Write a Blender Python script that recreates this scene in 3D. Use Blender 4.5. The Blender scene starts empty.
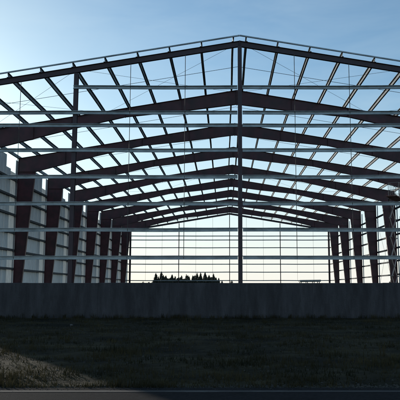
import bpy, bmesh, math, random
from math import radians, sin, cos, tan, pi
from mathutils import Vector, Matrix, noise

random.seed(7)
scn = bpy.context.scene
COL = scn.collection

# ------------------------------------------------------------------ camera
cam_d = bpy.data.cameras.new('camera')
cam = bpy.data.objects.new('camera', cam_d)
COL.objects.link(cam)
cam.location = (0, 0, 1.2)
cam.rotation_euler = (radians(90 + 7.9), 0, 0)
cam_d.sensor_fit = 'HORIZONTAL'
cam_d.sensor_width = 36
cam_d.lens = 36 * 650.8 / 400
cam_d.shift_x = -25.0 / 400
cam_d.clip_start = 0.1
cam_d.clip_end = 8000
scn.camera = cam

# ------------------------------------------------------------------ light
SUN_AZ = 32.4      # degrees to the left of the view direction, behind the frame
SUN_EL = 12.0
world = bpy.data.worlds.new('World')
scn.world = world
world.use_nodes = True
wn = world.node_tree
wn.nodes.clear()
wo = wn.nodes.new('ShaderNodeOutputWorld')
bg = wn.nodes.new('ShaderNodeBackground')
sky = wn.nodes.new('ShaderNodeTexSky')
sky.sky_type = 'NISHITA'
sky.sun_disc = False
sky.sun_elevation = radians(SUN_EL)
sky.sun_rotation = radians(-SUN_AZ)
sky.altitude = 100
sky.air_density = 1.0
sky.dust_density = 0.5
sky.ozone_density = 1.5
bg.inputs['Strength'].default_value = 0.11
# bluer air overhead, a pale veil of thin cloud low down
tint = wn.nodes.new('ShaderNodeMix'); tint.data_type = 'RGBA'; tint.blend_type = 'MULTIPLY'
tint.inputs['Factor'].default_value = 1
tint.inputs['B'].default_value = (0.99, 1.24, 1.35, 1)
wn.links.new(sky.outputs[0], tint.inputs['A'])
wtc = wn.nodes.new('ShaderNodeTexCoord')
sep = wn.nodes.new('ShaderNodeSeparateXYZ')
wn.links.new(wtc.outputs['Generated'], sep.inputs[0])
vr = wn.nodes.new('ShaderNodeMapRange'); vr.interpolation_type = 'SMOOTHSTEP'
vr.inputs['From Min'].default_value = 0.34; vr.inputs['From Max'].default_value = -0.02
vr.inputs['To Min'].default_value = 0.0; vr.inputs['To Max'].default_value = 0.9
wn.links.new(sep.outputs['Z'], vr.inputs['Value'])
wmap = wn.nodes.new('ShaderNodeMapping'); wmap.inputs['Scale'].default_value = (2.2, 2.2, 9.0)
wn.links.new(wtc.outputs['Generated'], wmap.inputs['Vector'])
cn = wn.nodes.new('ShaderNodeTexNoise'); cn.inputs['Scale'].default_value = 2.0; cn.inputs['Detail'].default_value = 7
cn.inputs['Roughness'].default_value = 0.6; cn.inputs['Distortion'].default_value = 0.4
wn.links.new(wmap.outputs[0], cn.inputs['Vector'])
cm = wn.nodes.new('ShaderNodeMapRange')
cm.inputs['From Min'].default_value = 0.35; cm.inputs['From Max'].default_value = 0.75
cm.inputs['To Min'].default_value = 0.0; cm.inputs['To Max'].default_value = 0.16
wn.links.new(cn.outputs['Fac'], cm.inputs['Value'])
ad = wn.nodes.new('ShaderNodeMath'); ad.operation = 'ADD'; ad.use_clamp = True
wn.links.new(vr.outputs[0], ad.inputs[0]); wn.links.new(cm.outputs[0], ad.inputs[1])
lowc = wn.nodes.new('ShaderNodeMapRange'); lowc.interpolation_type = 'SMOOTHSTEP'
lowc.inputs['From Min'].default_value = 0.0; lowc.inputs['From Max'].default_value = 0.16
wn.links.new(sep.outputs['Z'], lowc.inputs['Value'])
veilc = wn.nodes.new('ShaderNodeMix'); veilc.data_type = 'RGBA'
veilc.inputs['A'].default_value = (8.8, 8.6, 8.0, 1)
veilc.inputs['B'].default_value = (7.3, 8.6, 9.0, 1)
wn.links.new(lowc.outputs[0], veilc.inputs['Factor'])
veil = wn.nodes.new('ShaderNodeMix'); veil.data_type = 'RGBA'
wn.links.new(ad.outputs[0], veil.inputs['Factor'])
wn.links.new(tint.outputs['Result'], veil.inputs['A'])
wn.links.new(veilc.outputs['Result'], veil.inputs['B'])
wn.links.new(veil.outputs['Result'], bg.inputs['Color'])
wn.links.new(bg.outputs[0], wo.inputs['Surface'])

sd = bpy.data.lights.new('sun', 'SUN')
sd.energy = 3.0
sd.angle = radians(0.5)
sd.color = (1.0, 0.91, 0.79)
sun = bpy.data.objects.new('sun', sd)
COL.objects.link(sun)
to_sun = Vector((-sin(radians(SUN_AZ)) * cos(radians(SUN_EL)), cos(radians(SUN_AZ)) * cos(radians(SUN_EL)), sin(radians(SUN_EL))))
sun.rotation_euler = to_sun.to_track_quat('Z', 'Y').to_euler()
sun.location = (-40, 60, 30)

scn.view_settings.view_transform = 'Standard'
scn.view_settings.look = 'None'
scn.view_settings.gamma = 1
scn.view_settings.use_curve_mapping = False
scn.view_settings.exposure = 0.0
scn.cycles.max_bounces = 8

# ------------------------------------------------------------------ materials
def mat(name, base, rough=0.6, metal=0.0, var=0.25, scale=3.0, bump=0.0, bscale=30.0, spec=0.5,
        second=None, sec_scale=1.2, sec_lo=0.5, sec_hi=0.7, stretch=(1, 1, 1), translucent=0.0):
    m = bpy.data.materials.new(name)
    m.use_nodes = True
    nt = m.node_tree
    N, L = nt.nodes, nt.links
    p = N['Principled BSDF']
    p.inputs['Roughness'].default_value = rough
    p.inputs['Metallic'].default_value = metal
    p.inputs['Specular IOR Level'].default_value = spec
    tc = N.new('ShaderNodeTexCoord')
    mp = N.new('ShaderNodeMapping')
    mp.inputs['Scale'].default_value = stretch
    L.new(tc.outputs['Object'], mp.inputs['Vector'])
    nz = N.new('ShaderNodeTexNoise')
    nz.inputs['Scale'].default_value = scale
    nz.inputs['Detail'].default_value = 6
    nz.inputs['Roughness'].default_value = 0.65
    L.new(mp.outputs[0], nz.inputs['Vector'])
    cr = N.new('ShaderNodeValToRGB')
    cr.color_ramp.elements[0].position = 0.3
    cr.color_ramp.elements[1].position = 0.7
    lo = tuple(c * (1 - var) for c in base) + (1,)
    hi = tuple(min(1, c * (1 + var)) for c in base) + (1,)
    cr.color_ramp.elements[0].color = lo
    cr.color_ramp.elements[1].color = hi
    L.new(nz.outputs['Fac'], cr.inputs['Fac'])
    col = cr.outputs['Color']
    if second:
        n2 = N.new('ShaderNodeTexNoise')
        n2.inputs['Scale'].default_value = sec_scale
        n2.inputs['Detail'].default_value = 8
        n2.inputs['Roughness'].default_value = 0.7
        L.new(mp.outputs[0], n2.inputs['Vector'])
        mr = N.new('ShaderNodeMapRange')
        mr.inputs['From Min'].default_value = sec_lo
        mr.inputs['From Max'].default_value = sec_hi
        L.new(n2.outputs['Fac'], mr.inputs['Value'])
        mx = N.new('ShaderNodeMix')
        mx.data_type = 'RGBA'
        L.new(mr.outputs[0], mx.inputs['Factor'])
        L.new(col, mx.inputs['A'])
        mx.inputs['B'].default_value = tuple(second) + (1,)
        col = mx.outputs['Result']
    L.new(col, p.inputs['Base Color'])
    if bump:
        nb = N.new('ShaderNodeTexNoise')
        nb.inputs['Scale'].default_value = bscale
        nb.inputs['Detail'].default_value = 8
        L.new(tc.outputs['Object'], nb.inputs['Vector'])
        b = N.new('ShaderNodeBump')
        b.inputs['Strength'].default_value = bump
        b.inputs['Distance'].default_value = 0.03
        L.new(nb.outputs['Fac'], b.inputs['Height'])
        L.new(b.outputs[0], p.inputs['Normal'])
    if translucent:
        tr = N.new('ShaderNodeBsdfTranslucent')
        L.new(col, tr.inputs['Color'])
        ms = N.new('ShaderNodeMixShader')
        ms.inputs[0].default_value = translucent
        L.new(p.outputs[0], ms.inputs[1])
        L.new(tr.outputs[0], ms.inputs[2])
        L.new(ms.outputs[0], N['Material Output'].inputs['Surface'])
    return m

M_RED = mat('red_oxide_primer', (0.085, 0.026, 0.034), 0.5, 0, 0.35, 1.7, 0.15, 9, second=(0.045, 0.022, 0.024), sec_scale=1.3, sec_lo=.45, sec_hi=.62)
M_DARK = mat('dark_primer', (0.034, 0.02, 0.03), 0.5, 0, 0.3, 2.5)
M_GALV = mat('galvanised_steel', (0.28, 0.34, 0.37), 0.45, 0.5, 0.28, 6.0, second=(0.14, 0.175, 0.19), sec_scale=2.2, stretch=(.4, .4, 1))
M_PURL = mat('galvanised_purlin_steel', (0.3, 0.33, 0.345), 0.7, 0.0, 0.3, 5.0, spec=0.2, second=(0.15, 0.165, 0.175), sec_scale=1.1, sec_lo=.4, sec_hi=.6)
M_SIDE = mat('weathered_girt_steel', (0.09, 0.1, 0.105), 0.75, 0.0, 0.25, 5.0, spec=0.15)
M_ROD = mat('steel_rod', (0.06, 0.055, 0.05), 0.7, 0.1)
M_SHEET = mat('wall_sheeting', (0.66, 0.72, 0.73), 0.45, 0.0, 0.14, 1.5, second=(0.46, 0.5, 0.51), sec_scale=0.5, stretch=(1, 1, .25))
M_FIBRE = mat('fibreglass_sheeting', (0.7, 0.76, 0.76), 0.5, 0, 0.1, 2, translucent=0.13)
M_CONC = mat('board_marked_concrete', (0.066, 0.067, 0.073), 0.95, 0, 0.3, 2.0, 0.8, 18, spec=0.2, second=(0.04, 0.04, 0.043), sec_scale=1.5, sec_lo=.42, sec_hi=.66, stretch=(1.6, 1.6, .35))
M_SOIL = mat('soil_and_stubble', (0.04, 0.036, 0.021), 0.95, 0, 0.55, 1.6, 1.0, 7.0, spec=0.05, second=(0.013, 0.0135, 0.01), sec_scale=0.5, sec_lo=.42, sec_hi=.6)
M_ROAD = mat('asphalt', (0.02, 0.021, 0.023), 1.0, 0, 0.4, 28, 0.6, 90, spec=0.05, second=(0.011, 0.012, 0.013), sec_scale=1.4)
M_LINE = mat('worn_road_paint', (0.07, 0.07, 0.068), 0.95, 0, 0.3, 20, second=(0.02, 0.021, 0.022), sec_scale=1.1, sec_lo=.3, sec_hi=.5)
M_STRAW = mat('dry_grass', (0.062, 0.053, 0.027), 0.8, 0, 0.5, 1.1, spec=0.1, second=(0.018, 0.02, 0.011), sec_scale=0.6, sec_lo=.42, sec_hi=.6, translucent=0.3)
M_SPECK = mat('pale_speck', (0.09, 0.09, 0.085), 0.9, 0, 0.2, 10, 0.5)
M_GRIT = mat('grit', (0.045, 0.043, 0.036), 0.95, 0, 0.6, 9)
M_NEEDLE = mat('spruce_needles', (0.03, 0.034, 0.022), 0.8, 0, 0.4, 0.8, spec=0.1)
M_BARK = mat('bark', (0.07, 0.05, 0.035), 0.9, 0, 0.3, 4)
M_LEAF = mat('bush_leaves', (0.03, 0.032, 0.022), 0.8, 0, 0.4, 1.0, spec=0.1)
M_LIFT = mat('faded_orange_paint', (0.2, 0.08, 0.06), 0.45, 0, 0.15, 4, second=(0.35, 0.3, 0.26), sec_scale=3)
M_RAIL = mat('worn_grey_paint', (0.36, 0.32, 0.3), 0.45, 0.1, 0.12, 5)
M_RUBBER = mat('rubber', (0.025, 0.025, 0.025), 0.85, 0, 0.2, 8)
M_SHED = mat('weathered_shed_roof', (0.12, 0.14, 0.13), 0.6, 0.2, 0.2, 2)
M_TIMBER = mat('weathered_timber', (0.14, 0.12, 0.1), 0.85, 0, 0.2, 4)

# ------------------------------------------------------------------ mesh helpers
class MB:
    def __init__(self):
        self.v, self.f = [], []
    def poly(self, pts, faces):
        n = len(self.v)
        self.v += [tuple(p) for p in pts]
        self.f += [tuple(i + n for i in f) for f in faces]
    def box(self, x0, x1, y0, y1, z0, z1):
        self.poly([(x0, y0, z0), (x1, y0, z0), (x1, y1, z0), (x0, y1, z0), (x0, y0, z1), (x1, y0, z1), (x1, y1, z1), (x0, y1, z1)],
                  [(0, 3, 2, 1), (4, 5, 6, 7), (0, 1, 5, 4), (1, 2, 6, 5), (2, 3, 7, 6), (3, 0, 4, 7)])
    def sweep(self, prof, a, b, u, w, closed=True):
        """extrude the 2D profile (pairs along u and w) from a to b"""
        a, b, u, w = Vector(a), Vector(b), Vector(u), Vector(w)
        n = len(prof)
        pts = [a + u * p + w * q for p, q in prof] + [b + u * p + w * q for p, q in prof]
        m = n if closed else n - 1
        fs = [(i, (i + 1) % n, n + (i + 1) % n, n + i) for i in range(m)]
        if closed:
            fs += [tuple(range(n - 1, -1, -1)), tuple(range(n, 2 * n))]
        self.poly(pts, fs)
    def tube(self, a, b, r, n=8, r2=None):
        a, b = Vector(a), Vector(b)
        d = (b - a).normalized()
        u = d.orthogonal().normalized()
        w = d.cross(u)
        r2 = r if r2 is None else r2
        pts = [a + (u * cos(2 * pi * i / n) + w * sin(2 * pi * i / n)) * r for i in range(n)]
        pts += [b + (u * cos(2 * pi * i / n) + w * sin(2 * pi * i / n)) * r2 for i in range(n)]
        fs = [(i, (i + 1) % n, n + (i + 1) % n, n + i) for i in range(n)]
        fs += [tuple(range(n - 1, -1, -1)), tuple(range(n, 2 * n))]
        self.poly(pts, fs)
    def run(self, prof, a, b, u, w, step=1.27, amp=.006, sag=0.0, bay=7.62, seed=0):
        """long thin member swept in steps, with the slight waviness and sag of real cold-formed steel"""
        a, b, u, w = Vector(a), Vector(b), Vector(u), Vector(w)
        n = max(1, int(round((b - a).length / step)))
        k = len(prof)
        base = len(self.v)
        for j in range(n + 1):
            c = a.lerp(b, j / n)
            s0 = (c - a).length
            dz = amp * noise.noise(Vector((s0 * .23, seed * 3.7, 0))) - sag * sin(pi * ((s0 % bay) / bay)) ** 2
            du = amp * noise.noise(Vector((s0 * .23, seed * 3.7, 9)))
            self.v += [tuple(c + u * (p + du) + w * (q + dz)) for p, q in prof]
        for j in range(n):
            for i in range(k):
                self.f.append((base + j * k + i, base + j * k + (i + 1) % k, base + (j + 1) * k + (i + 1) % k, base + (j + 1) * k + i))
        self.f.append(tuple(base + i for i in range(k - 1, -1, -1)))
        self.f.append(tuple(base + n * k + i for i in range(k)))
    def bar(self, a, b, t, h, up=(0, 0, 1)):
        """rectangular bar from a to b, t thick sideways and h tall"""
        d = (Vector(b) - Vector(a)).normalized()
        s = d.cross(Vector(up)).normalized()
        w = s.cross(d)
        self.sweep([(-t / 2, -h / 2), (t / 2, -h / 2), (t / 2, h / 2), (-t / 2, h / 2)], a, b, s, w)
    def build(self, name, m, parent=None, smooth=False):
        me = bpy.data.meshes.new(name)
        me.from_pydata(self.v, [], self.f)
        me.validate()
        bm = bmesh.new()
        bm.from_mesh(me)
        bmesh.ops.recalc_face_normals(bm, faces=bm.faces)
        bm.to_mesh(me)
        bm.free()
        me.materials.append(m)
        if smooth:
            for p in me.polygons:
                p.use_smooth = True
        o = bpy.data.objects.new(name, me)
        COL.objects.link(o)
        if parent:
            o.parent = parent
        return o

def tag(o, label=None, cat=None, group=None, kind=None):
    if label: o['label'] = label
    if cat: o['category'] = cat
    if group: o['group'] = group
    if kind: o['kind'] = kind
    return o

def empty(name, loc, rz=0.0):
    o = bpy.data.objects.new(name, None)
    COL.objects.link(o)
    o.location = loc
    o.rotation_euler = (0, 0, rz)
    o.empty_display_size = 0.5
    return o

def dup(o, loc=None, parent=None):
    c = o.copy()
    COL.objects.link(c)
    c.parent = parent if parent else o.parent
    if loc is not None:
        c.location = loc
    for ch in list(o.children):
        dup(ch, None, c)
    return c

# ------------------------------------------------------------------ setting
def axis(vals):
    out = []
    for a, b, s in vals:
        n = max(1, int(round((b - a) / s)))
        out += [a + (b - a) * i / n for i in range(n)]
    return out + [vals[-1][1]]
gx = axis([(-3000, -200, 400), (-200, -30, 17), (-30, -12, 1), (-12, 12, .16), (12, 30, 1), (30, 200, 17), (200, 3000, 400)])
gy = axis([(-1500, -100, 300), (-100, 7, 10), (7, 18, .12), (18, 29, .3), (29, 110, 3), (110, 500, 30), (500, 5000, 450)])
def gz(x, y):
    a = min(1, max(0, (y - 8.15) / .5)) * min(1, max(0, (28.4 - y) / 1.0)) * min(1, max(0, (28 - abs(x)) / 8))
    if a <= 0:
        return 0.0
    v = noise.noise(Vector((x * .35, y * .35, 0))) * .05 + noise.noise(Vector((x * 1.4, y * 1.4, 3))) * .022 + noise.noise(Vector((x * 4.3, y * 4.3, 5))) * .012
    return a * (v + .015)
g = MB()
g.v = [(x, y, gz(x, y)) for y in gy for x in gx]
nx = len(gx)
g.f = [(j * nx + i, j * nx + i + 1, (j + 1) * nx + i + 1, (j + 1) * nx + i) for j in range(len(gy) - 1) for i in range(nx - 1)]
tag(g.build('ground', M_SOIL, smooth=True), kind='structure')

rd = MB()
rd.box(-400, 400, 0.9, 8.2, -0.05, 0.02)
tag(rd.build('road', M_ROAD), kind='structure')
ln = MB()
ln.box(-400, 400, 7.84, 7.96, 0.021, 0.024)
ln.box(-400, 400, 4.4, 4.5, 0.021, 0.024)
tag(ln.build('road_marking', M_LINE), kind='structure')

# dry grass stubble over the verge between road and wall
gr = MB()
rnd = random.Random(3)
n_t = 0
while n_t < 15000:
    y = 8.25 + (rnd.random() ** 1.7) * 20.3
    x = rnd.uniform(-1, 1) * (3.2 + y * .42)
    c = noise.noise(Vector((x * .8, y * .8, 9)))
    if rnd.random() > .55 + c:
        continue
    n_t += 1
    z = gz(x, y) - .01
    for k in range(4):
        a = rnd.uniform(0, 2 * pi)
        h = rnd.uniform(.03, .1) * (1.1 + c)
        le = rnd.uniform(.01, .07)
        px, py = x + rnd.gauss(0, .035), y + rnd.gauss(0, .035)
        w = rnd.uniform(.004, .009)
        gr.poly([(px - w * sin(a), py + w * cos(a), z), (px + w * sin(a), py - w * cos(a), z), (px + le * cos(a), py + le * sin(a), z + h)], [(0, 1, 2)])
tag(gr.build('grass', M_STRAW), 'short dry stubble and weeds over the verge in front of the wall', 'grass', kind='stuff')

st = bmesh.new()  # pebble shape added to stand for a pale lens flare spot
bmesh.ops.create_icosphere(st, subdivisions=3, radius=.055)
for v in st.verts:
    v.co *= 1 + .25 * noise.noise(v.co * 14)
    v.co.z *= .65
me = bpy.data.meshes.new('speck')
st.to_mesh(me); st.free()
me.materials.append(M_SPECK)
so = bpy.data.objects.new('speck', me)
COL.objects.link(so)
so.location = (-5.25, 22.6, gz(-5.25, 22.6) + .02)
tag(so, 'small pale stone added to stand for a lens flare spot in the dark verge', 'speck')

# ------------------------------------------------------------------ the steel frame
XC, D1 = 0.69, 29.3
BAY, NB = 7.62, 9
HW = 15.05                 # outer face of the columns from the ridge line
SL = 1 / 6
ZR = 12.81                 # rafter top at the ridge
def zt(x): return ZR - SL * abs(x)
B = empty('steel_building', (XC, D1, 0))
tag(B, 'unclad gable steel building frame of dark red rafters and pale purlins behind low concrete wall', 'building')

SQ = math.sqrt(1 + SL * SL)
# main frame rafters: tapered plate girders, one half each
DEP = [(0, .84), (3.2, .72), (6.5, .52), (9.6, .72), (13.86, 1.14)]
def rafter_mesh(s, tail=HW):
    m = MB()
    top = [(0, zt(0)), (HW, zt(HW))]
    bot = [(x, zt(x) - d) for x, d in DEP]
    outline = [(HW, zt(HW)), (HW, 9.0)] + [(13.86, 9.0)]
    ring = [top[0], (6.5, zt(6.5)), top[1], (HW, zt(13.86) - 1.14), bot[-1]] + list(reversed(bot[:-1]))
    t = .006
    n = len(ring)
    pts = [(s * x, -t, z) for x, z in ring] + [(s * x, t, z) for x, z in ring]
    m.poly(pts, [tuple(range(n)), tuple(range(2 * n - 1, n - 1, -1))] + [(i, (i + 1) % n, n + (i + 1) % n, n + i) for i in range(n)])
    def fl(p, q, off, w=.2, th=.014):
        d = Vector((s * (q[0] - p[0]), 0, q[1] - p[1])).normalized()
        nrm = Vector((-d.z, 0, d.x))
        if nrm.z < 0: nrm = -nrm
        a = Vector((s * p[0], 0, p[1])) + nrm * off
        b = Vector((s * q[0], 0, q[1])) + nrm * off
        m.sweep([(-w / 2, -th / 2), (w / 2, -th / 2), (w / 2, th / 2), (-w / 2, th / 2)], a, b, (0, 1, 0), nrm)
    fl(top[0], top[1], -.007)
    for i in range(len(bot) - 1):
        fl(bot[i], bot[i + 1], .004)
    # stiffeners
    for x in (3.2, 9.6, 11.8):
        d = [b for b in DEP]
        for i in range(len(DEP) - 1):
            if DEP[i][0] <= x <= DEP[i + 1][0]:
                f = (x - DEP[i][0]) / (DEP[i + 1][0] - DEP[i][0])
                dd = DEP[i][1] + f * (DEP[i + 1][1] - DEP[i][1])
        m.box(s * x - .004, s * x + .004, -.09, .09, zt(x) - dd + .012, zt(x) - .03)
    return m
def splice_mesh(x, d, s):
    m = MB()
    m.box(s * x - .016, s * x + .016, -.105, .105, zt(x) - d - .03, zt(x) + .002)
    for k in range(4):
        z = zt(x) - d + .08 + k * (d - .16) / 3
        for yy in (-.06, .06):
            m.tube((s * x - .045, yy, z), (s * x + .045, yy, z), .014, 6)
    return m
def column_mesh(s):
    m = MB()
    zk = zt(13.86) - 1.14
    d0, d1 = .42, HW - 13.86
    t = .006
    ring = [(HW, .0), (HW, zk), (HW - d1, zk), (HW - d0, 0)]
    n = 4
    pts = [(s * x, -t, z) for x, z in ring] + [(s * x, t, z) for x, z in ring]
    m.poly(pts, [(0, 1, 2, 3), (7, 6, 5, 4)] + [(i, (i + 1) % n, n + (i + 1) % n, n + i) for i in range(n)])
    ztop = zt(HW) - .02
    m.box(s * HW - .007, s * HW + .007, -.1, .1, 0.012, ztop)
    a = Vector((s * (HW - d0), 0, 0.012)); b = Vector((s * (HW - d1), 0, zk))
    d = (b - a).normalized()
    m.sweep([(-.1, -.007), (.1, -.007), (.1, .007), (-.1, .007)], a, b, (0, 1, 0), Vector((d.z, 0, -d.x)))
    xa, xb = sorted((s * (HW - d1), s * (HW - .01)))
    m.box(xa, xb, -.095, .095, zk - .012, zk + .004)
    return m
def base_mesh(s, d0=.42):
    m = MB()
    xa, xb = sorted((s * (HW - d0 - .05), s * (HW + .04)))
    m.box(xa, xb, -.14, .14, 0, .025)
    for q in (xa + .05, xb - .05):
        for yy in (-.11, .11):
            m.tube((q, yy, .02), (q, yy, .08), .012, 6)
    return m
proto = []
for s in (-1, 1):
    r = rafter_mesh(s).build('rafter', M_RED, B)
    splice_mesh(6.5, .52, s).build('splice_plate', M_RED, r)
    splice_mesh(.02, .84, s).build('splice_plate', M_RED, r)
    c = column_mesh(s).build('column', M_RED, B)
    base_mesh(s).build('base_plate', M_RED, c)
    proto += [r, c]
for o in proto: o.location = (0, BAY, 0)
for k in range(2, NB):
    for o in proto:
        dup(o, (0, BAY * k, 0))

# end frames: slim rolled rafters and corner columns
def ibeam(m, a, b, across, up, depth, width, tf=.011, tw=.008):
    h, w = depth / 2, width / 2
    prof = [(-w, -h), (w, -h), (w, -h + tf), (tw / 2, -h + tf), (tw / 2, h - tf), (w, h - tf), (w, h), (-w, h), (-w, h - tf), (-tw / 2, h - tf), (-tw / 2, -h + tf), (-w, -h + tf)]
    m.sweep(prof, a, b, across, up)
ed = .27
LEN = BAY * NB
ends = []
for s in (-1, 1):
    m = MB()
    up = Vector((s * SL, 0, 1)).normalized()
    ibeam(m, Vector((0, 0, zt(0))) - up * ed / 2, Vector((s * (HW), 0, zt(HW))) - up * ed / 2, (0, 1, 0), up, ed, .15)
    r = m.build('end_rafter', M_DARK, B)
    m = MB()
    m.box(s * .004 if s > 0 else -.022, .022 if s > 0 else -.004, -.09, .09, zt(0) - ed - .1, zt(0) + .004)
    m.build('splice_plate', M_DARK, r)
    m = MB()
    ibeam(m, (s * (HW - .13), 0, 0.025), (s * (HW - .13), 0, zt(HW) - ed - .01), (0, 1, 0), (1, 0, 0), .26, .2)
    c = m.build('corner_column', M_DARK, B)
    base_mesh(s, .26).build('base_plate', M_DARK, c)
    ends += [r, c]
for o in ends: dup(o, (0, LEN, 0))
# end wall posts
for x in (-BAY, 0, BAY):
    m = MB()
    ibeam(m, (x, 0, .025), (x, 0, zt(x) - ed - .012 - (.03 if x else 0)), (1, 0, 0), (0, 1, 0), .2, .19)
    p = m.build('end_wall_post', M_DARK, B)
    m = MB(); m.box(x - .15, x + .15, -.15, .15, 0, .025)
    m.build('base_plate', M_DARK, p)
    m = MB()   # the far posts are slimmer
    ibeam(m, (x, LEN, .025), (x, LEN, zt(x) - ed - .012 - (.03 if x else 0)), (1, 0, 0), (0, 1, 0), .16, .11)
    p = m.build('end_wall_post', M_DARK, B)
    m = MB(); m.box(x - .12, x + .12, LEN - .12, LEN + .12, 0, .025)
    m.build('base_plate', M_DARK, p)

# purlins: continuous Z sections over the rafters
def zprof(h, f, t=.005, lip=.018, flip=1):
    # web along w, flanges along u
    return [(flip * p, q) for p, q in [(-t / 2, 0), (-t / 2, h - t), (-f, h - t), (-f, h - t - lip), (-f - t, h - t - lip), (-f - t, h), (t / 2, h), (t / 2, t), (f, t), (f, t + lip), (f + t, t + lip), (f + t, 0)]]
PH = .2
PX = [.301 + 1.497 * j for j in range(10)]
for s in (-1, 1):
    across = Vector((1, 0, -s * SL)).normalized()
    up = Vector((s * SL, 0, 1)).normalized()
    for x in PX:
        m = MB()
        m.run(zprof(PH, .065, flip=s), Vector((s * x, -.12, zt(x) + .006)), Vector((s * x, LEN + .12, zt(x) + .006)), across, up, amp=.022, sag=.012, seed=x * s)
        for k in range(NB + 1):
            a = Vector((s * x - s * .012, k * BAY - .05, zt(x) + .003))
            m.sweep([(0, 0), (.008, 0), (.008, .16), (0, .16)], a, a + Vector((0, .1, 0)), across * -s, up)
        m.build('purlin', M_PURL, B)
    # eave strut
    m = MB()
    m.sweep([(0, 0), (s * .1, 0), (s * .1, .006), (s * .006, .006), (s * .006, .2), (s * .1, .2 + .0), (s * .1, .206), (0, .206)],
            (s * (HW + .02), -.12, zt(HW) + .0), (s * (HW + .02), LEN + .12, zt(HW) + .0), (1, 0, 0), (0, 0, 1))
    m.build('eave_strut', M_PURL, B)
    # rake angles riding on the purlin ends, front and back
    for y0, q in ((-.13, 1), (LEN + .13, -1)):
        m = MB()
        z0 = .012 + PH * SQ
        m.sweep([(0, 0), (q * .07, 0), (q * .07, .006), (q * .006, .006), (q * .006, .055), (0, .055)],
                (0 if s > 0 else -.0, y0, zt(0) + z0), (s * (HW + .25), y0, zt(HW + .25) + z0), (0, 1, 0), up)
        m.build('rake_angle', M_GALV, B)

# end wall girts: lipped C sections outside the posts, butted at the middle post
LV = [2.65, 3.90, 5.086, 6.308, 7.551, 8.714, 9.318, 10.529]
GH = .165
def cprof(h, d, t=.005, lip=.022):
    h2 = h / 2
    # u = outwards (depth), w = vertical ; open side outwards
    return [(0, -h2), (d, -h2), (d, -h2 + lip), (d - t, -h2 + lip), (d - t, -h2 + t), (t, -h2 + t), (t, h2 - t), (d - t, h2 - t), (d - t, h2 - lip), (d, h2 - lip), (d, h2), (0, h2)]
for y0, q in ((-.105, -1), (LEN + .105, 1)):
    for i, z in enumerate(LV):
        for s in (-1, 1):
            xe = HW + .1
            if i == 7:
                xe = BAY + .1 if s < 0 else (ZR - ed * SQ - z - .12) / SL
            xa, xb = sorted((s * (.115 if q < 0 else .045), s * xe))
            m = MB()
            m.run(cprof(GH if q < 0 else .13, .075), (xa, y0, z), (xb, y0, z), (0, q, 0), (0, 0, 1), step=.635, amp=.014, sag=.014, seed=z + s)
            # bolt heads and lap plate where the girt meets each post
            for px_ in (s * .16, s * (BAY - .05), s * (BAY + .05)):
                if min(xa, xb) < px_ < max(xa, xb):
                    for dz_ in (-.04, .04):
                        m.tube((px_, y0 + q * .004, z + dz_), (px_, y0 + q * .022, z + dz_), .013, 6)
            m.build('girt', M_GALV, B)
# side wall girts
for s in (-1, 1):
    for z in [1.45] + LV[:6]:
        m = MB()
        m.run(cprof(.13, .17), (s * (HW + .012), 0.1, z), (s * (HW + .012), LEN - .1, z), (s, 0, 0), (0, 0, 1), amp=.012, sag=.015, seed=z)
        m.build('side_girt', M_SIDE, B)

# sag rods
def zbot(x): return zt(x) - ed * SQ
for y0 in (-.14, LEN + .14):
    for x in (-12.6, -10.16, -5.08, -2.54, 2.54, 5.08, 10.16, 12.6):
        m = MB()
        m.tube((x, y0 + (.035 if y0 < 0 else -.035), zbot(x) + .02), (x, y0 + (.035 if y0 < 0 else -.035), LV[0] - .06), .014, 8)
        m.build('sag_rod', M_ROD, B)
for k in range(NB):
    m = MB()
    y = BAY * (k + .5)
    for s in (-1, 1):
        m.tube((0, y, zt(0) + .1), (s * 15.0, y, zt(15) + .1), .011, 6)
    m.build('roof_sag_rod', M_ROD, B)
# cross bracing, roof and side walls
for k in (0, 4, 8):
    y0, y1 = k * BAY, (k + 1) * BAY
    for s in (-1, 1):
        for xa, xb in ((.15, BAY), (BAY, 14.7)):
            for p, q in ((xa, xb), (xb, xa)):
                m = MB()
                m.tube((s * p, y0 + .03, zt(p) - .1), (s * q, y1 - .03, zt(q) - .1), .007, 6)
                m.build('brace_rod', M_ROD, B)
for k in (4,):
    y0, y1 = k * BAY, (k + 1) * BAY
    for s in (-1, 1):
        for p, q in ((.4, 9.0), (9.0, .4)):
            m = MB()
            m.tube((s * (HW - .1), y0 + .03, p), (s * (HW - .1), y1 - .03, q), .01, 6)
            m.build('brace_rod', M_ROD, B)
# slim intermediate posts on the open right side
for k in (4, 5, 6, 7):
    m = MB()
    y = BAY * k - .38
    m.box(HW + .03, HW + .11, y - .05, y + .05, 0, 9.9)
    m.build('side_post', M_GALV, B)

# corrugated sheeting on the left side
def sheet(y0, y1, z0, z1):
    m = MB()
    ys = []
    y = y0
    while y < y1 - .001:
        for dy, dx in ((0, 0), (.19, 0), (.215, .028), (.28, .028), (.305, 0)):
            if y + dy < y1: ys.append((y + dy, dx))
        y += .305
    ys.append((y1, 0))
    x = -(HW + .2)
    n = len(ys)
    m.v = [(x - dx, yy, z0) for yy, dx in ys] + [(x - dx, yy, z1) for yy, dx in ys]
    m.f = [(i, i + 1, n + i + 1, n + i) for i in range(n - 1)]
    return m
rs = random.Random(5)
for k in range(NB):
    y0, y1 = k * BAY, (k + 1) * BAY
    a = y0 - (.1 if k == 0 else 0)
    sp = y1 - 1.0
    m = sheet(a, sp - .9, .15, 10.2)
    m.build('wall_sheet', M_SHEET, B)
    m = sheet(sp - .9 + .003, sp, .15, rs.choice((10.2, 9.4)))
    m.build('wall_sheet', M_SHEET, B)
    m = sheet(sp + .003, y1 - .003, .15, 9.25)
    m.build('translucent_sheet', M_FIBRE, B)

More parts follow.
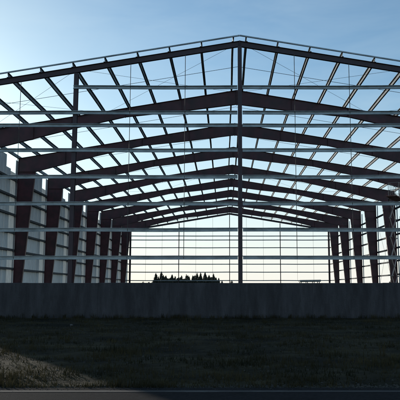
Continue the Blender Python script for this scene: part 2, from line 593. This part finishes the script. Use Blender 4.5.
# ------------------------------------------------------------------ low concrete wall
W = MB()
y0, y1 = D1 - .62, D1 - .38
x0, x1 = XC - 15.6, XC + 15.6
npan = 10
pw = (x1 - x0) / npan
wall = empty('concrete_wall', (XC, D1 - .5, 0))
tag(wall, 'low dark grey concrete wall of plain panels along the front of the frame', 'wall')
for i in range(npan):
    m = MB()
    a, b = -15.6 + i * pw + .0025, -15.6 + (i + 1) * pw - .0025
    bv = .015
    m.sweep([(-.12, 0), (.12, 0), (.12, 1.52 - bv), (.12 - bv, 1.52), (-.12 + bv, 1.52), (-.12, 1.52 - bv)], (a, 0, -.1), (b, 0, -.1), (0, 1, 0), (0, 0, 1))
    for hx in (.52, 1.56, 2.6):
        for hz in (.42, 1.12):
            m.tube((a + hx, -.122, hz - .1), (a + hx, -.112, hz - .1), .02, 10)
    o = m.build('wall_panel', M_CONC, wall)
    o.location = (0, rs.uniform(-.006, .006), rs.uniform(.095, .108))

# ------------------------------------------------------------------ scissor lift
LY = 49.5
LX = (394.5 - 225) / 650.8 * (LY * .99 + .7)
lift = empty('scissor_lift', (LX + .3, LY, 0), radians(62))
tag(lift, 'raised scissor lift with crossed arms inside the frame near its right columns', 'lift')
m = MB()
m.box(-1.2, 1.2, -.34, .34, .25, .62); m.box(-1.15, 1.15, -.3, .3, .62, .78); m.box(-.6, .6, -.38, -.345, .35, .58)
m.build('chassis', M_LIFT, lift)
for sx in (-.85, .85):
    for sy in (-.38, .38):
        m = MB(); m.tube((sx, sy - .07, .24), (sx, sy + .07, .24), .24, 20)
        w = m.build('wheel', M_RUBBER, lift)
        m = MB(); m.tube((sx, sy - .075, .24), (sx, sy + .075, .24), .1, 14); m.build('rim', M_RAIL, w)
ns, z0, zP = 5, .82, 8.1
hh = (zP - z0) / ns
for i in range(ns):
    za, zb = z0 + i * hh, z0 + (i + 1) * hh
    for yy in (-.4, .4):
        o = .03 if yy > 0 else -.03
        m = MB(); m.bar((-.85, yy, za), (.85, yy, zb), .13, .05, up=(0, 1, 0)); m.build('scissor_arm', M_RAIL, lift)
        m = MB(); m.bar((-.85, yy + o * 1.9, zb), (.85, yy + o * 1.9, za), .13, .05, up=(0, 1, 0)); m.build('scissor_arm', M_RAIL, lift)
    m = MB()
    for xx, zz in ((0, (za + zb) / 2), (-.85, zb), (.85, zb)):
        for yy in (-.4, .4): m.tube((xx, yy - .1, zz), (xx, yy + .1, zz), .04, 10)
    m.build('pivot_pins', M_RAIL, lift)
m = MB(); m.box(-1.2, 1.2, -.42, .42, zP, zP + .1); m.build('platform', M_LIFT, lift)
m = MB()
for xx in (-1.17, -.6, 0, .6, 1.17):
    for yy in (-.39, .39):
        m.tube((xx, yy, zP + .1), (xx, yy, zP + 1.15), .02, 8)
for zz in (zP + .6, zP + 1.15):
    for yy in (-.39, .39): m.tube((-1.19, yy, zz), (1.19, yy, zz), .02, 8)
    for xx in (-1.17, 1.17): m.tube((xx, -.39, zz), (xx, .39, zz), .02, 8)
for yy in (-.4, .4): m.box(-1.18, 1.18, yy - .006, yy + .006, zP + .1, zP + .25)
m.build('guard_rail', M_RAIL, lift)
for yy in (-.385, .385):
    m = MB()
    for i in range(24):
        xx = -1.15 + i * .1
        m.bar((xx, yy, zP + .25), (xx, yy, zP + .6), .012, .012, up=(0, 1, 0))
    for i in range(4): m.bar((-1.17, yy, zP + .28 + i * .09), (1.17, yy, zP + .28 + i * .09), .012, .012)
    m.build('mesh_panel', M_DARK, lift)
m = MB()
pts = [(-.8, .46, z0), (-.95, .5, 2.2), (-.6, .47, 3.6), (-.97, .52, 5.1), (-.6, .48, 6.6), (-.9, .46, zP)]
for p, q in zip(pts[:-1], pts[1:]): m.tube(p, q, .022, 6)
m.build('hose', M_RUBBER, lift)
m = MB(); m.box(-1.95, -1.2, -.4, .4, zP + .02, zP + .09); m.build('deck_extension', M_LIFT, lift)
m = MB(); m.box(.85, 1.1, -.3, -.02, zP + .7, zP + 1.0); m.build('control_box', M_DARK, lift)

# ------------------------------------------------------------------ beyond the building
SHD = 140.0
def xat(px, d): return (px - 225) / 650.8 * (d * .9905 + .3)
shed = empty('open_shed', (xat(309.5, SHD), SHD, 0))
tag(shed, 'small open sided shed with a flat roof far beyond the right of the frame', 'shed')
m = MB()
m.sweep([(-2.2, 2.95), (2.2, 3.0), (2.2, 3.42), (-2.2, 3.36)], (0, -1.6, 0), (0, 1.6, 0), (1, 0, 0), (0, 0, 1))
m.build('roof', M_SHED, shed)
for xx in (-1.9, -.6, .8, 1.9):
    for yy in (-1.3, 1.3):
        m = MB(); m.box(xx - .07, xx + .07, yy - .07, yy + .07, 0, 3.22 + xx * .02); m.build('post', M_TIMBER, shed)
m = MB(); m.box(-1.9, 1.9, 1.38, 1.43, 0, 2.5); m.build('back_wall', M_TIMBER, shed)

def spruce(px, ytop, d, label, rg, group):
    phi = radians(7.9) - math.atan((ytop - 200) / 650.8)
    H = 1.2 + d * tan(phi)
    o = empty('spruce_tree', (xat(px, d), d, 0), rg.uniform(0, 6))
    tag(o, label, 'tree', group)
    m = MB(); m.tube((0, 0, 0), (0, 0, H * .97), H * .014, 6, .02); m.build('trunk', M_BARK, o)
    m = MB()
    R = H * rg.uniform(.26, .34)
    n = 1000
    a0 = rg.uniform(0, 6)
    for i in range(n):
        t = (i + rg.random()) / n
        z = H * (.08 + .9 * t)
        L = R * (1 - t) ** .75 * rg.uniform(.5, 1.1) * (1 + .35 * noise.noise(Vector((t * 6, cos(a0 + i * .7) * .6, px)))) + .1
        a = rg.uniform(0, 2 * pi)
        w = L * rg.uniform(.18, .3) + .05
        ca, sa = cos(a), sin(a)
        dz = -L * rg.uniform(.1, .5)
        b = Vector((0, 0, z))
        tip = Vector((ca * L, sa * L, z + dz))
        mid = b.lerp(tip, .55)
        sd_ = Vector((-sa, ca, 0)) * w
        m.poly([b, mid + sd_ + Vector((0, 0, -w * .4)), tip, mid - sd_ - Vector((0, 0, w * .4)), mid + Vector((0, 0, .1))],
               [(0, 1, 4), (1, 2, 4), (2, 3, 4), (3, 0, 4)])
    m.tube((0, 0, H * .93), (0, 0, H), .09, 5, .01)
    m.build('crown', M_NEEDLE, o)
    return o
rt = random.Random(11)
ordn = ['first', 'second', 'third', 'fourth', 'fifth', 'sixth', 'seventh', 'eighth', 'ninth', 'tenth', 'eleventh', 'twelfth', 'thirteenth', 'fourteenth']
LEFT = [(155.7, 272.5), (158.3, 276), (161.2, 271), (163.3, 274.5), (165.8, 275), (168.3, 278), (172, 274), (175, 279.5)]
RIGHT = [(178.5, 277), (181.5, 275), (184, 278.5), (186.3, 278), (189.2, 276), (192.8, 275), (197, 272.3), (200.6, 272), (205, 271.5), (209, 274.5), (213.5, 273), (216, 277), (218.7, 277.5), (222, 280)]
for i, (px, yy) in enumerate(LEFT):
    spruce(px, yy, 400 + rt.uniform(-15, 15), 'dark spruce, %s from the left in the clump left of the far wall post' % ordn[i], rt, 'spruces on the horizon')
for i, (px, yy) in enumerate(RIGHT):
    spruce(px, yy, 400 + rt.uniform(-15, 15), 'dark spruce, %s from the left in the long clump right of the far wall post' % ordn[i], rt, 'spruces on the horizon')

def bush(px, ytop, wpx, d, label, rg):
    phi = radians(7.9) - math.atan((ytop - 200) / 650.8)
    H = 1.2 + d * tan(phi)
    Rw = wpx / 650.8 * d / 2
    o = empty('bush', (xat(px, d), d, 0))
    tag(o, label, 'bush', 'low bushes on the horizon')
    m = MB(); m.tube((0, 0, 0), (0, 0, H * .5), .12, 6, .05); m.build('stem', M_BARK, o)
    m = MB()
    for i in range(500):
        a, r = rg.uniform(0, 2 * pi), rg.random() ** .5
        z = H * (.15 + .82 * rg.random() * math.sqrt(max(0.02, 1 - r * r * .8)))
        c = Vector((cos(a) * r * Rw, sin(a) * r * Rw, z))
        s = rg.uniform(.12, .3)
        u = Vector((rg.gauss(0, 1), rg.gauss(0, 1), rg.gauss(0, 1))).normalized()
        v = u.orthogonal().normalized() * s
        m.poly([c - u * s, c + v, c + u * s, c - v], [(0, 1, 2, 3)])
    m.build('foliage', M_LEAF, o)
for px, yy, w, lb in ((143, 281, 6, 'low leafy bush, leftmost in the row left of the spruces'), (149, 281.3, 5, 'low leafy bush in the middle of the row left of the spruces'),
                      (153, 280, 4, 'low leafy bush next to the leftmost spruce'), (231.5, 280, 4.5, 'small lone bush between the spruces and the middle post'),
                      (390.5, 280.3, 4, 'small bush seen past the foot of the scissor lift')):
    bush(px, yy, w, 300, lb, rt)

# the low scrub that fills the feet of the far spruces, one mass at this distance
m = MB()
ru = random.Random(23)
for i in range(9000):
    px = ru.uniform(152, 226)
    d = 395 + ru.uniform(-25, 12)
    edge = min(1, (px - 150) / 10, (228 - px) / 14)
    top = 1.2 + d * tan(radians(7.9) - math.atan((278 - 200) / 650.8)) * edge
    top += 3.2 * noise.noise(Vector((px * .27, 0, 0))) + 1.8 * noise.noise(Vector((px * .9, 4, 0)))
    c = Vector((xat(px, d), d, ru.random() ** .7 * max(.6, top)))
    s_ = ru.uniform(.2, .5)
    u = Vector((ru.gauss(0, 1), ru.gauss(0, 1), ru.gauss(0, 1))).normalized()
    v = u.orthogonal().normalized() * s_
    m.poly([c - u * s_, c + v, c + u * s_, c - v], [(0, 1, 2, 3)])
tag(m.build('scrub', M_LEAF), 'dark tangled scrub at the feet of the spruces on the horizon', 'scrub', kind='stuff')

# loose stones along the ragged road edge and scattered on the verge
m = MB()
rv = random.Random(41)
def pebble(x, y, z, r):
    p = [(1, 0, 0), (0, 1, 0), (-1, 0, 0), (0, -1, 0), (0, 0, .7), (0, 0, -.7)]
    a = rv.uniform(0, 6)
    p = [(x + r * rv.uniform(.7, 1.2) * (q[0] * cos(a) - q[1] * sin(a)), y + r * rv.uniform(.7, 1.2) * (q[0] * sin(a) + q[1] * cos(a)), z + r * q[2]) for q in p]
    m.poly(p, [(0, 1, 4), (1, 2, 4), (2, 3, 4), (3, 0, 4), (1, 0, 5), (2, 1, 5), (3, 2, 5), (0, 3, 5)])
for i in range(5200):
    x = rv.uniform(-7, 7)
    y = 8.26 + abs(rv.gauss(0, .11)) + .06 * noise.noise(Vector((x * 1.5, 0, 0)))
    pebble(x, y, max(.004, gz(x, y)) + .002, rv.uniform(.005, .018))
for i in range(700):
    x = rv.uniform(-7, 7); y = 8.2 - abs(rv.gauss(0, .16))
    pebble(x, y, .023, rv.uniform(.003, .009))
for i in range(2600):
    y = rv.uniform(8.4, 27); x = rv.uniform(-1, 1) * (3 + y * .42)
    pebble(x, y, gz(x, y), rv.uniform(.008, .03))
tag(m.build('gravel', M_GRIT), 'loose grit along the road edge and over the dark verge', 'gravel', kind='stuff')
# taller weeds, some of them along the foot of the wall
m = MB()
for i in range(420):
    if i < 240:
        x, y = rv.uniform(-14, 14), 28.62 - abs(rv.gauss(0, .18))
    else:
        y = 9 + 19 * rv.random(); x = rv.uniform(-1, 1) * (3 + y * .42)
        if noise.noise(Vector((x * .4, y * .4, 2))) < .05: continue
    hgt = rv.uniform(.1, .3)
    for k in range(rv.randint(6, 14)):
        a = rv.uniform(0, 2 * pi); le = rv.uniform(.1, .6) * hgt; h = hgt * rv.uniform(.5, 1)
        px, py = x + rv.gauss(0, .05), y + rv.gauss(0, .04); z = gz(px, py) - .01; w = .007
        m.poly([(px - w * sin(a), py + w * cos(a), z), (px + w * sin(a), py - w * cos(a), z),
                (px + .5 * le * cos(a) + w * sin(a), py + .5 * le * sin(a), z + h * .65), (px + .5 * le * cos(a) - w * sin(a), py + .5 * le * sin(a), z + h * .65),
                (px + le * cos(a), py + le * sin(a), z + h)], [(0, 1, 2, 3), (3, 2, 4)])
tag(m.build('weeds', M_STRAW), 'taller weeds in loose tufts along the foot of the wall and on the verge', 'weeds', kind='stuff')
